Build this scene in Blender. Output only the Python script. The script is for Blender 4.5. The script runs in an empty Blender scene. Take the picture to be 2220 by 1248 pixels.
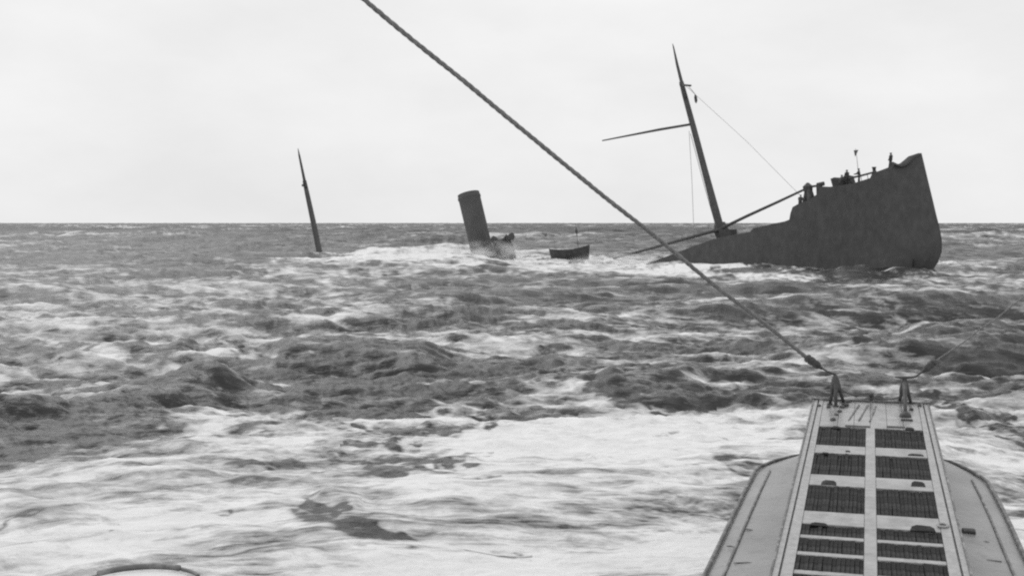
import bpy, bmesh, math, random
import numpy as np
from mathutils import Vector, Matrix

random.seed(7)
rng = np.random.default_rng(11)
SC = bpy.context.scene
COL = SC.collection
R = math.radians

# ------------------------------------------------------------------ camera
CAM_H = 5.5            # lens height over the mean water level (m)
FPX = 2680.0           # focal length in pixels of the 2220 px wide photograph
PITCH = math.atan(142.0 / FPX)
cam_data = bpy.data.cameras.new('camera')
cam = bpy.data.objects.new('camera', cam_data)
COL.objects.link(cam)
cam.location = (0, 0, CAM_H)
cam.rotation_euler = (math.pi / 2 - PITCH, 0, 0)
cam_data.sensor_width = 36
cam_data.lens = 36 * FPX / 2220
cam_data.clip_end = 30000
cam_data.clip_start = 0.05
SC.camera = cam

# ------------------------------------------------------------------ sky, sun, exposure
SUN_ELEV, SUN_AZ = R(48), R(-35)       # azimuth measured from +Y towards +X
world = bpy.data.worlds.new('World')
SC.world = world
world.use_nodes = True
wt = world.node_tree
for n in list(wt.nodes):
    wt.nodes.remove(n)
w_out = wt.nodes.new('ShaderNodeOutputWorld')
w_bg = wt.nodes.new('ShaderNodeBackground')
w_sky = wt.nodes.new('ShaderNodeTexSky')
w_sky.sky_type = 'NISHITA'
w_sky.sun_disc = False
w_sky.sun_elevation = SUN_ELEV
w_sky.sun_rotation = SUN_AZ
w_sky.dust_density = 4.0
w_bw = wt.nodes.new('ShaderNodeRGBToBW')       # black-and-white scene: only the sky's brightness
w_tc = wt.nodes.new('ShaderNodeTexCoord')
w_map = wt.nodes.new('ShaderNodeMapping')
w_map.inputs['Scale'].default_value = (1.0, 1.0, 2.4)
w_noise = wt.nodes.new('ShaderNodeTexNoise')   # thin overcast layer, faintly mottled
w_noise.inputs['Scale'].default_value = 4.5
w_noise.inputs['Detail'].default_value = 5
w_noise.inputs['Roughness'].default_value = 0.55
w_mr = wt.nodes.new('ShaderNodeMapRange')
w_mr.inputs['From Min'].default_value = 0.3
w_mr.inputs['From Max'].default_value = 0.7
w_mr.inputs['To Min'].default_value = 8.3
w_mr.inputs['To Max'].default_value = 9.4
w_mix = wt.nodes.new('ShaderNodeMix')
w_mix.data_type = 'FLOAT'
w_mix.inputs[0].default_value = 0.93
wt.links.new(w_sky.outputs['Color'], w_bw.inputs['Color'])
wt.links.new(w_tc.outputs['Generated'], w_map.inputs['Vector'])
wt.links.new(w_map.outputs['Vector'], w_noise.inputs['Vector'])
wt.links.new(w_noise.outputs['Fac'], w_mr.inputs['Value'])
wt.links.new(w_bw.outputs['Val'], w_mix.inputs[2])
wt.links.new(w_mr.outputs['Result'], w_mix.inputs[3])
wt.links.new(w_mix.outputs[0], w_bg.inputs['Color'])
w_bg.inputs['Strength'].default_value = 0.1
wt.links.new(w_bg.outputs['Background'], w_out.inputs['Surface'])

sun_data = bpy.data.lights.new('sun', 'SUN')
sun_data.energy = 0.8
sun_data.angle = R(45)
sun = bpy.data.objects.new('sun', sun_data)
COL.objects.link(sun)
sun.rotation_euler = Vector((-math.sin(SUN_AZ) * math.cos(SUN_ELEV), -math.cos(SUN_AZ) * math.cos(SUN_ELEV),
                             -math.sin(SUN_ELEV))).to_track_quat('-Z', 'Y').to_euler()

SC.view_settings.view_transform = 'Standard'
SC.view_settings.look = 'None'
SC.view_settings.exposure = 0.0
SC.view_settings.gamma = 1.0
SC.view_settings.use_curve_mapping = False
SC.render.engine = 'CYCLES'
SC.cycles.use_denoising = False          # the fine sampling grain stands in for the film's
SC.cycles.sample_clamp_direct = 4
SC.cycles.sample_clamp_indirect = 3
SC.cycles.max_bounces = 8
SC.cycles.volume_bounces = 4
SC.cycles.pixel_filter_type = 'BLACKMAN_HARRIS'
SC.cycles.filter_width = 2.2

# ------------------------------------------------------------------ measuring helpers
CAMP = Vector((0, 0, CAM_H))


def ray(px, py):
    """world direction towards a point of the photograph"""
    x, y, z = (px - 1110) / FPX, 1.0, -(py - 624) / FPX
    c, s = math.cos(PITCH), math.sin(PITCH)
    return Vector((x, y * c + z * s, -y * s + z * c))


def ground(px, py, z=0.0):
    d = ray(px, py)
    return CAMP + d * ((z - CAM_H) / d.z)


# ------------------------------------------------------------------ materials
def mat(name, col, rough=0.6, var=0.25, scale=3.0, bump=0.0, bscale=20.0, metal=0.0, stretch=(1, 1, 1), spec=0.5,
        wear=0.0, wear_col=0.3, wear_scale=1.2):
    m = bpy.data.materials.new(name)
    m.use_nodes = True
    nt = m.node_tree
    b = nt.nodes['Principled BSDF']
    b.inputs['Roughness'].default_value = rough
    b.inputs['Metallic'].default_value = metal
    b.inputs['Specular IOR Level'].default_value = spec
    tc = nt.nodes.new('ShaderNodeTexCoord')
    mp = nt.nodes.new('ShaderNodeMapping')
    mp.inputs['Scale'].default_value = stretch
    nz = nt.nodes.new('ShaderNodeTexNoise')
    nz.inputs['Scale'].default_value = scale
    nz.inputs['Detail'].default_value = 8
    nz.inputs['Roughness'].default_value = 0.62
    nt.links.new(tc.outputs['Object'], mp.inputs['Vector'])
    nt.links.new(mp.outputs['Vector'], nz.inputs['Vector'])
    mr = nt.nodes.new('ShaderNodeMapRange')
    mr.inputs['From Min'].default_value = 0.3
    mr.inputs['From Max'].default_value = 0.7
    mr.inputs['To Min'].default_value = col * (1 - var)
    mr.inputs['To Max'].default_value = col * (1 + var)
    nt.links.new(nz.outputs['Fac'], mr.inputs['Value'])
    last = mr.outputs['Result']
    if wear > 0:
        n2 = nt.nodes.new('ShaderNodeTexNoise')
        n2.inputs['Scale'].default_value = wear_scale
        n2.inputs['Detail'].default_value = 10
        n2.inputs['Roughness'].default_value = 0.7
        nt.links.new(mp.outputs['Vector'], n2.inputs['Vector'])
        r2 = nt.nodes.new('ShaderNodeMapRange')
        r2.inputs['From Min'].default_value = 0.5
        r2.inputs['From Max'].default_value = 0.62
        r2.inputs['To Max'].default_value = wear
        nt.links.new(n2.outputs['Fac'], r2.inputs['Value'])
        mx = nt.nodes.new('ShaderNodeMix')
        mx.data_type = 'FLOAT'
        mx.inputs[3].default_value = wear_col
        nt.links.new(r2.outputs['Result'], mx.inputs[0])
        nt.links.new(last, mx.inputs[2])
        last = mx.outputs[0]
    nt.links.new(last, b.inputs['Base Color'])
    if bump > 0:
        n3 = nt.nodes.new('ShaderNodeTexNoise')
        n3.inputs['Scale'].default_value = bscale
        n3.inputs['Detail'].default_value = 6
        nt.links.new(mp.outputs['Vector'], n3.inputs['Vector'])
        bp = nt.nodes.new('ShaderNodeBump')
        bp.inputs['Strength'].default_value = bump
        bp.inputs['Distance'].default_value = 0.02
        nt.links.new(n3.outputs['Fac'], bp.inputs['Height'])
        nt.links.new(bp.outputs['Normal'], b.inputs['Normal'])
    return m


M_HULL = mat('hull_paint', 0.092, 0.8, 0.18, 1.6, 0.6, 2.5, stretch=(1, 1, 0.6), spec=0.25, wear=0.3, wear_col=0.14, wear_scale=1.4)
M_FUNNEL = mat('funnel_paint', 0.09, 0.7, 0.2, 0.5, 0.4, 3.0, stretch=(1, 1, 0.3), spec=0.25, wear=0.4, wear_col=0.12)
M_SPAR = mat('spar_wood', 0.10, 0.7, 0.25, 2.0, spec=0.25)
M_SHIPGEAR = mat('ship_iron', 0.075, 0.7, 0.3, 2.0, spec=0.25)
M_ROPE = mat('tarred_wire', 0.13, 0.7, 0.3, 14.0, 0.5, 60, spec=0.3)
M_CABLE = mat('weathered_cable', 0.21, 0.7, 0.3, 14.0, 0.5, 60, spec=0.3)
M_WIRE2 = mat('galvanised_wire', 0.24, 0.5, 0.3, 14.0, 0.5, 60, spec=0.4)
M_DECK = mat('wet_deck_plate', 0.32, 0.26, 0.24, 3.5, 0.35, 14, spec=0.6, wear=0.7, wear_col=0.19, wear_scale=2.2)
M_TANK = mat('wet_tank_plate', 0.28, 0.33, 0.26, 1.3, 0.5, 9, spec=0.5, wear=0.6, wear_col=0.17, wear_scale=2.6)
M_TRIM = mat('deck_edge_iron', 0.13, 0.5, 0.35, 7.0, 0.3, 30, wear=0.6, wear_col=0.40, wear_scale=6)
M_STRIP = mat('deck_edge_strip', 0.36, 0.35, 0.2, 8.0, 0.3, 30, wear=0.7, wear_col=0.26, wear_scale=7)
M_DARK = mat('bilge_black', 0.05, 0.6, 0.4, 8.0)
M_SLAT = mat('wet_slat_wood', 0.018, 0.65, 0.5, 9.0, 0.5, 25, wear=0.5, wear_col=0.075, wear_scale=4, spec=0.12)
M_IRON = mat('post_iron', 0.07, 0.55, 0.35, 12.0, 0.4, 40, spec=0.3, wear=0.4, wear_col=0.14, wear_scale=9)
M_PALE = mat('pale_enamel', 0.72, 0.4, 0.08, 6.0)


# ------------------------------------------------------------------ object helpers
def link(name, me, m=None, parent=None, smooth=False, **props):
    o = bpy.data.objects.new(name, me)
    COL.objects.link(o)
    if m is not None and not me.materials:
        me.materials.append(m)
    if parent is not None:
        o.parent = parent
    if smooth:
        me.polygons.foreach_set('use_smooth', [True] * len(me.polygons))
    for k, v in props.items():
        o[k] = v
    return o


def from_bm(name, bm, m, parent=None, smooth=False, auto=None, **props):
    bmesh.ops.recalc_face_normals(bm, faces=bm.faces)
    if auto is not None:
        for e in bm.edges:
            if len(e.link_faces) == 2 and e.calc_face_angle(0) > auto:
                e.smooth = False
        smooth = True
    me = bpy.data.meshes.new(name)
    bm.to_mesh(me)
    bm.free()
    return link(name, me, m, parent, smooth, **props)


def empty(name, loc, parent=None, **props):
    o = bpy.data.objects.new(name, None)
    COL.objects.link(o)
    o.location = loc
    if parent is not None:
        o.parent = parent
    for k, v in props.items():
        o[k] = v
    return o


def add_tube(bm, pts, radii, seg=10, cap=True):
    """tube through pts with a radius per point"""
    pts = [Vector(p) for p in pts]
    if not hasattr(radii, '__len__'):
        radii = [radii] * len(pts)
    rings = []
    ref = Vector((0.123, 0.31, 0.94)).normalized()
    for i, p in enumerate(pts):
        a = pts[max(i - 1, 0)]
        b = pts[min(i + 1, len(pts) - 1)]
        t = (b - a).normalized()
        u = t.cross(ref)
        if u.length < 0.05:
            u = t.cross(Vector((1, 0, 0)))
        u.normalize()
        v = t.cross(u)
        rings.append([bm.verts.new(p + (u * math.cos(2 * math.pi * k / seg) + v * math.sin(2 * math.pi * k / seg)) * radii[i])
                      for k in range(seg)])
    for r0, r1 in zip(rings, rings[1:]):
        for k in range(seg):
            bm.faces.new((r0[k], r0[(k + 1) % seg], r1[(k + 1) % seg], r1[k]))
    if cap:
        bm.faces.new(rings[0][::-1])
        bm.faces.new(rings[-1])


def add_box(bm, c, ax, ay, az, sx, sy, sz):
    c = Vector(c)
    vs = []
    for i in (-1, 1):
        for j in (-1, 1):
            for k in (-1, 1):
                vs.append(bm.verts.new(c + ax * (i * sx / 2) + ay * (j * sy / 2) + az * (k * sz / 2)))
    for f in ((0, 1, 3, 2), (4, 6, 7, 5), (0, 4, 5, 1), (2, 3, 7, 6), (0, 2, 6, 4), (1, 5, 7, 3)):
        bm.faces.new([vs[i] for i in f])


X, Y, Z = Vector((1, 0, 0)), Vector((0, 1, 0)), Vector((0, 0, 1))

# ------------------------------------------------------------------ the sea
# rolling, breaking sea as one displaced sheet: fine in front of the camera, coarse elsewhere


def spectrum_tile(N, L, lmin, lmax, peak, wind_deg, spread, rms, seed):
    g = np.random.default_rng(seed)
    k1 = np.fft.fftfreq(N, L / N) * 2 * np.pi
    kx, ky = np.meshgrid(k1, k1, indexing='ij')
    k = np.hypot(kx, ky)
    k[0, 0] = 1
    th = np.arctan2(ky, kx) - R(wind_deg)
    kp = 2 * np.pi / peak
    S = np.exp(-0.9 * (kp / k) ** 2) / k ** 3.6
    S *= (0.03 + np.abs(np.cos(th)) ** spread)
    S[(k < 2 * np.pi / lmax) | (k > 2 * np.pi / lmin)] = 0
    S[0, 0] = 0
    F = (g.standard_normal((N, N)) + 1j * g.standard_normal((N, N))) * np.sqrt(S)
    h = np.fft.ifft2(F)
    sc = rms / h.real.std()
    F *= sc
    h = np.fft.ifft2(F).real
    dx = np.fft.ifft2(-1j * kx / k * F).real
    dy = np.fft.ifft2(-1j * ky / k * F).real
    jac = np.fft.ifft2(-(kx * kx + ky * ky) / k * F * -1).real      # divergence of the choppy motion
    return (L, h, dx, dy, jac / jac.std())


def noise_tile(N, power, lo, hi, seed, ax=1.0):
    """tileable noise with unit spread; structure sizes between hi and lo cycles per tile"""
    g = np.random.default_rng(seed)
    k1 = np.fft.fftfreq(N) * N
    kx, ky = np.meshgrid(k1, k1, indexing='ij')
    k = np.hypot(kx * ax, ky)
    k[0, 0] = 1
    A = k ** (-power)
    A[(k < lo) | (k > hi)] = 0
    F = (g.standard_normal((N, N)) + 1j * g.standard_normal((N, N))) * A
    h = np.fft.ifft2(F).real
    return (h - h.mean()) / h.std()


def samp(t, L, x, y):
    N = t.shape[0]
    u = (x / L * N) % N
    v = (y / L * N) % N
    i = np.floor(u).astype(np.int64)
    j = np.floor(v).astype(np.int64)
    fu, fv = u - i, v - j
    i %= N
    j %= N
    i2, j2 = (i + 1) % N, (j + 1) % N
    return (t[i, j] * (1 - fu) * (1 - fv) + t[i2, j] * fu * (1 - fv) + t[i, j2] * (1 - fu) * fv + t[i2, j2] * fu * fv)


def smooth(a, b, x):
    t = np.clip((x - a) / (b - a), 0, 1)
    return t * t * (3 - 2 * t)


T_SWELL = spectrum_tile(512, 431.0, 6.0, 90.0, 24.0, 96, 8, 0.36, 3)
G_CHOP = None
T_FAR = spectrum_tile(1024, 2900.0, 13.0, 200.0, 38.0, 95, 3, 0.75, 4)
T_CHOP = spectrum_tile(512, 101.0, 0.7, 9.0, 3.4, 84, 4, 0.10, 5)
T_RIP = spectrum_tile(512, 23.0, 0.12, 1.8, 1.2, 86, 2.0, 0.034, 9)
_g = np.gradient(T_CHOP[1], axis=1)
G_CHOP = _g / _g.std()                     # faces that rise away from the camera
_g = np.gradient(T_SWELL[1], axis=1)
G_SWELL = _g / _g.std()
N_BIG = noise_tile(512, 1.6, 2, 60, 21)
N_MID = noise_tile(512, 1.25, 3, 200, 22)
N_SOFT = noise_tile(512, 1.25, 3, 42, 24)
N_FINE = noise_tile(512, 1.0, 6, 256, 23)

# patches of broken water and of dark unbroken wave faces, plus reflections and haze painted as foam changes, measured on the water:
# (x0, y0, x1, y1 in the photograph -> points on the water; half width and half height there; foam change; rise in metres)
PATCHES = [
    # dark faces, and painted reflections under hull and boat
    (-60, 955, 430, 868, 55, 30, -0.85, 0.55), (0, 985, 330, 930, 50, 22, -0.6, 0.0), (390, 850, 450, 880, 30, 16, -0.3, 0.1),
    (480, 930, 600, 900, 50, 12, 0.5, 0.0), (500, 840, 590, 835, 30, 8, 0.4, 0.0), (1120, 840, 1260, 845, 40, 8, 0.3, 0.0), (960, 850, 1000, 900, 40, 20, 0.25, 0.0),
    (620, 800, 890, 812, 55, 28, -0.95, 0.5), (640, 848, 860, 862, 50, 18, -0.75, 0.0),
    (460, 800, 600, 770, 50, 12, 0.35, 0.0), (700, 745, 1000, 752, 60, 12, 0.35, 0.0), (1000, 775, 1350, 778, 60, 9, 0.3, 0.0), (900, 815, 1210, 812, 30, 9, -0.8, 0.15),
    (1210, 808, 1330, 845, 25, 12, -0.8, 0.12), (1330, 850, 1490, 838, 25, 12, -0.85, 0.15), (1390, 868, 1470, 864, 20, 8, -0.7, 0.08),
    (1010, 870, 1100, 884, 25, 12, -0.55, 0.1), (1220, 640, 1500, 640, 60, 28, -0.35, 0.0), (900, 630, 1200, 650, 80, 25, -0.28, 0.1),
    (1500, 630, 1900, 650, 60, 12, -0.2, 0.0), (1960, 690, 2080, 700, 40, 16, -0.4, 0.15), (2080, 760, 2260, 770, 40, 35, -0.6, 0.35),
    (2110, 800, 2260, 812, 40, 22, -0.4, 0.1), (90, 776, 170, 778, 22, 8, -0.7, 0.1), (385, 788, 500, 770, 22, 10, -0.8, 0.25),
    (375, 828, 450, 840, 18, 14, -0.8, 0.2), (480, 855, 640, 872, 22, 10, -0.7, 0.1), (500, 815, 540, 818, 18, 8, -0.5, 0.05),
    (10, 845, 170, 850, 30, 14, -0.45, 0.15), (845, 940, 915, 944, 24, 9, -0.62, 0.06), (935, 942, 1000, 940, 22, 7, -0.5, 0.04),
    (1045, 925, 1075, 935, 9, 7, -0.55, 0.05), (800, 1030, 880, 1024, 34, 15, -0.62, 0.08), (890, 1030, 995, 1008, 20, 5, -0.8, 0.04),
    (800, 985, 850, 985, 16, 10, -0.7, 0.1), (650, 1126, 870, 1140, 34, 11, -0.58, 0.05), (700, 1095, 770, 1105, 18, 12, -0.7, 0.15),
    (1000, 1160, 1090, 1160, 20, 4, -0.35, 0.0), (2020, 872, 2120, 905, 22, 8, -0.9, 0.1), (2120, 905, 2240, 950, 22, 12, -0.85, 0.1),
    (2090, 852, 2240, 872, 30, 9, -0.75, 0.1), (1470, 955, 1580, 968, 25, 5, -0.4, 0.0), (1560, 1015, 1600, 1055, 25, 8, -0.25, 0.0),
    (1010, 1048, 1050, 1052, 14, 5, -0.3, 0.0), (20, 1243, 140, 1240, 25, 10, -0.7, 0.1), (210, 1140, 240, 1135, 9, 4, -0.45, 0.0),
    (280, 1140, 330, 1128, 12, 3, -0.45, 0.0), (440, 1120, 580, 1108, 14, 3, -0.4, 0.0), (20, 1112, 90, 1095, 14, 3, -0.45, 0.0),
    (560, 940, 650, 936, 18, 5, -0.5, 0.05), (530, 1035, 600, 1050, 18, 5, -0.3, 0.0),
    (200, 500, 330, 500, 40, 7, -0.45, 0.2), (150, 548, 210, 548, 22, 5, -0.6, 0.2), (490, 562, 640, 560, 30, 6, -0.55, 0.25),
    (370, 580, 480, 600, 30, 8, -0.4, 0.15), (560, 505, 780, 515, 60, 12, -0.3, 0.0), (260, 682, 350, 684, 22, 5, -0.55, 0.1),
    (1750, 720, 1900, 735, 30, 5, -0.35, 0.05), (1500, 750, 1620, 765, 30, 6, -0.35, 0.05), (1650, 845, 1740, 850, 20, 5, -0.5, 0.05),
    (1510, 835, 1600, 850, 20, 5, -0.45, 0.05), (1400, 505, 1560, 512, 50, 14, -0.35, 0.0), (1250, 505, 1500, 500, 50, 8, -0.3, 0.0),
    (1560, 590, 1990, 606, 40, 6, -0.6, 0.0), (1700, 596, 1730, 597, 18, 5, 0.2, 0.45), (1850, 602, 1890, 602, 22, 5, 0.1, 0.5),  # first patch: the hull's dark reflection, painted by thinning the foam
    (1960, 600, 2010, 598, 18, 5, 0.3, 0.55), (1560, 580, 1620, 584, 22, 5, 0.3, 0.35), (2040, 575, 2060, 575, 15, 6, 0.6, 0.6),
    (1205, 568, 1275, 568, 14, 5, -0.9, 0.0),  # the boat's dark reflection, painted by taking the foam away
    # broken white water, and haze at the far left painted as foam
    (1000, 1000, 1560, 960, 160, 70, 0.75, 0.0), (900, 1200, 1560, 1180, 160, 50, 0.7, 0.0), (0, 1160, 600, 1120, 140, 50, 0.42, 0.0),
    (500, 990, 640, 960, 70, 25, 0.45, 0.0), (1150, 900, 1400, 900, 70, 34, 0.35, 0.0), (1500, 900, 1740, 890, 60, 34, 0.35, 0.0),
    (2060, 985, 2260, 1010, 50, 22, 0.6, 0.0), (2150, 1090, 2260, 1200, 60, 60, 0.5, 0.0), (2040, 825, 2240, 845, 40, 10, 0.45, 0.1),
    (800, 556, 1020, 566, 40, 11, 1.0, 1.3), (1100, 560, 1330, 566, 40, 9, 0.85, 0.45), (1300, 548, 1420, 556, 30, 7, 0.7, 0.2),
    (1440, 585, 1680, 606, 50, 11, 0.8, 0.1), (1060, 580, 1500, 590, 50, 8, 0.5, 0.0), (2060, 580, 2200, 590, 40, 8, 0.4, 0.1),
    (1960, 610, 2240, 612, 40, 7, 0.3, 0.0), (700, 562, 800, 565, 40, 6, 0.5, 0.1), (-40, 530, 60, 900, 80, 80, 0.15, 0.0),  # last patch: pale haze along the left, painted as extra foam
    (60, 720, 300, 745, 60, 22, 0.15, 0.0), (500, 780, 640, 745, 40, 14, 0.25, 0.0), (700, 720, 1100, 735, 80, 14, 0.25, 0.0),
    (0, 1060, 300, 1030, 60, 14, 0.3, 0.0),
]
# blocks that calm or stir the sea: the wake behind / along the submarine


def sea_field(x, y, spacing):
    """x, y arrays (m) -> displaced x, y, z, foam, lost detail"""
    r = np.hypot(x, y)
    w_chop = 1 - smooth(0.9, 5.0, spacing)
    w_rip = 1 - smooth(0.16, 0.6, spacing)
    calm = 1 - 0.62 * np.exp(-(((x - 5.5) / 8.0) ** 2 + ((y - 17) / 11.0) ** 2))     # turbulent flattened water round the hull
    near = 1 - 0.35 * np.exp(-((r - 18) / 14.0) ** 2)
    z = samp(T_SWELL[1], T_SWELL[0], x, y) * calm * near
    dx = samp(T_SWELL[2], T_SWELL[0], x, y) * calm
    dy = samp(T_SWELL[3], T_SWELL[0], x, y) * calm
    zc = samp(T_CHOP[1], T_CHOP[0], x, y)
    amp = (0.55 + 0.45 * smooth(24, 45, r))
    z = z + zc * w_chop * calm * amp
    dx = dx + samp(T_CHOP[2], T_CHOP[0], x, y) * w_chop * calm * amp
    dy = dy + samp(T_CHOP[3], T_CHOP[0], x, y) * w_chop * calm * amp
    zr = samp(T_RIP[1], T_RIP[0], x, y)
    z = z + zr * w_rip * (0.35 + 0.65 * smooth(24, 36, r))
    z = z + samp(T_FAR[1], T_FAR[0], x, y) * smooth(140, 420, r)
    # coverage of foam
    cov = 0.365 + 0.29 * (1 - smooth(24, 56, r)) - 0.15 * smooth(130, 240, r) - 0.13 * smooth(260, 700, r)
    rise = np.zeros_like(x)
    wx = x + 0.02 * r * samp(N_MID, 60.0, x, y)
    wy = y + 0.025 * r * samp(N_MID, 60.0, x + 31, y + 17)
    for (ax_, ay_, bx_, by_, hw, hh, df, up) in PATCHES:
        A, B = ground(ax_, ay_), ground(bx_, by_)
        r0 = 0.5 * (A.y + B.y)
        sx = hw * r0 / FPX
        sy = hh * r0 * r0 / (CAM_H * FPX)
        if up > 0 or df > 0:
            m = (x > min(A.x, B.x) - 4 * sx) & (x < max(A.x, B.x) + 4 * sx) & (y > min(A.y, B.y) - 4 * sy) & (y < max(A.y, B.y) + 4 * sy)
        else:
            m = (x > min(A.x, B.x) - 3 * sx) & (x < max(A.x, B.x) + 3 * sx) & (y > min(A.y, B.y) - 3 * sy) & (y < max(A.y, B.y) + 3 * sy)
        if not m.any():
            continue
        ux, uy = (B.x - A.x) / sx, (B.y - A.y) / sy
        LL = ux * ux + uy * uy + 1e-6
        qx, qy = (wx[m] - A.x) / sx, (wy[m] - A.y) / sy
        t = np.clip((qx * ux + qy * uy) / LL, 0, 1)
        d2 = (qx - t * ux) ** 2 + (qy - t * uy) ** 2
        cov[m] += df * (1.25 if df < 0 else 0.75) * np.exp(-d2 * 0.8)
        if up > 0:
            qx, qy = (x[m] - A.x) / sx, (y[m] - A.y) / sy
            t = np.clip((qx * ux + qy * uy) / LL, 0, 1)
            ex, ey = qx - t * ux, qy - t * uy
            ey = ey - 0.7                                   # the crest stands behind the dark face
            ey = np.where(ey > 0, ey * 0.8, ey)
            rise[m] += up * np.exp(-(ex ** 2 + ey ** 2))
    z = z + rise
    # foam texture: streaked lace
    ang = R(38) * (1 - smooth(-12, 3, x)) * (1 - smooth(24, 60, y)) - R(30) * smooth(4, 14, x) * (1 - smooth(40, 80, y)) + R(4)
    ca, sa = np.cos(ang), np.sin(ang)
    sx_, sy_ = x * ca + y * sa, -x * sa + y * ca
    ks = np.clip(r / 40.0, 0.6, 2.2)
    nb = samp(N_BIG, 190.0, x, y)
    w_n = 1 - smooth(26, 44, r)                         # long streaks in the wake, rounder patches farther off
    nm = samp(N_MID, 46.0, sx_ * 0.33, sy_) * w_n + samp(N_SOFT, 34.0, x * 0.42, y + 0.10 * x) * (1 - w_n)
    nf = samp(N_FINE, 11.0, sx_ * 0.30, sy_) * w_n + samp(N_SOFT, 14.0, x * 0.42, y + 0.10 * x) * (1 - w_n)
    w_f = (1 - smooth(0.10, 0.45, spacing)) * w_n + (1 - smooth(0.35, 1.2, spacing)) * (1 - w_n)
    nv = samp(N_BIG, 1100.0, x * 0.6, y) * smooth(110, 260, r)
    nv2 = samp(N_BIG, 420.0, x * 0.5, y) * smooth(90, 200, r)
    n = 0.12 * nb + 0.62 * nm + 0.62 * nf * w_f + 0.85 * nv + 0.5 * nv2
    jac = samp(T_CHOP[4], T_CHOP[0], x, y) * w_chop + 0.5 * samp(T_SWELL[4], T_SWELL[0], x, y)
    n = n - 0.12 * jac - (0.26 * samp(G_CHOP, T_CHOP[0], x, y) * w_chop + 0.22 * samp(G_SWELL, T_SWELL[0], x, y)) * (0.3 + 0.7 * smooth(28, 45, r))
    n = n / 1.05
    thr = (0.5 - cov) * 3.4
    foam = smooth(-1.9, 1.9, n - thr)
    lift = np.clip(cov - 0.70, 0, 0.5) / 0.5
    foam = foam * (0.79 + 0.21 * lift)
    return x + dx * 0.55, y + dy * 0.55, z, np.clip(foam, 0, 1), 1 - 0.6 * w_chop - 0.4 * w_rip


def grid_mesh(name, rr, aa):
    nr, na = len(rr), len(aa)
    sp = np.gradient(rr)
    r2, a2 = np.meshgrid(rr, aa, indexing='ij')
    s2 = np.repeat(sp[:, None], na, 1)
    x = (r2 * np.sin(a2)).ravel()
    y = (r2 * np.cos(a2)).ravel()
    s = np.maximum(s2.ravel() * 0.55, r2.ravel() * abs(aa[1] - aa[0]))
    X_, Y_, Z_, foam, lost = sea_field(x, y, s)
    co = np.stack([X_, Y_, Z_], 1).astype(np.float32)
    i = np.arange(nr - 1)[:, None] * na + np.arange(na - 1)[None, :]
    q = np.stack([i, i + 1, i + na + 1, i + na], -1).reshape(-1, 4)
    return co, q, foam.astype(np.float32), lost.astype(np.float32)


def sea_mesh():
    near = [15.0]
    while near[-1] < 9000:
        r = near[-1]
        near.append(r + min(max(r * r * 0.46 / (CAM_H * FPX * 1024 / 2220), 0.02), 0.0072 * r if r < 900 else 0.03 * r))
    rr = np.array(near)
    aa = np.linspace(R(-26), R(26), 860)
    parts = [grid_mesh('sea', rr, aa)]
    r_c = np.geomspace(15.0, 9000, 150)
    a_c = np.linspace(R(26), R(334), 300)
    parts.append(grid_mesh('sea', r_c, a_c))
    r_i = np.linspace(0.5, 15.0, 50)
    a_i = np.linspace(R(-26), R(334), 260)
    parts.append(grid_mesh('sea', r_i, a_i))
    co, q, foam, lost, off = [], [], [], [], 0
    for c, f, fo, lo in parts:
        co.append(c)
        q.append(f + off)
        foam.append(fo)
        lost.append(lo)
        off += len(c)
    co, q, foam, lost = np.concatenate(co), np.concatenate(q), np.concatenate(foam), np.concatenate(lost)
    me = bpy.data.meshes.new('sea')
    me.vertices.add(len(co))
    me.vertices.foreach_set('co', co.ravel())
    me.loops.add(len(q) * 4)
    me.loops.foreach_set('vertex_index', q[:, ::-1].ravel().astype(np.int32))
    me.polygons.add(len(q))
    me.polygons.foreach_set('loop_start', np.arange(len(q), dtype=np.int32) * 4)
    me.polygons.foreach_set('use_smooth', np.ones(len(q), dtype=bool))
    me.update(calc_edges=True)
    a = me.attributes.new('foam', 'FLOAT', 'POINT')
    a.data.foreach_set('value', foam)
    a = me.attributes.new('lost', 'FLOAT', 'POINT')
    a.data.foreach_set('value', lost)
    return me


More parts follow.
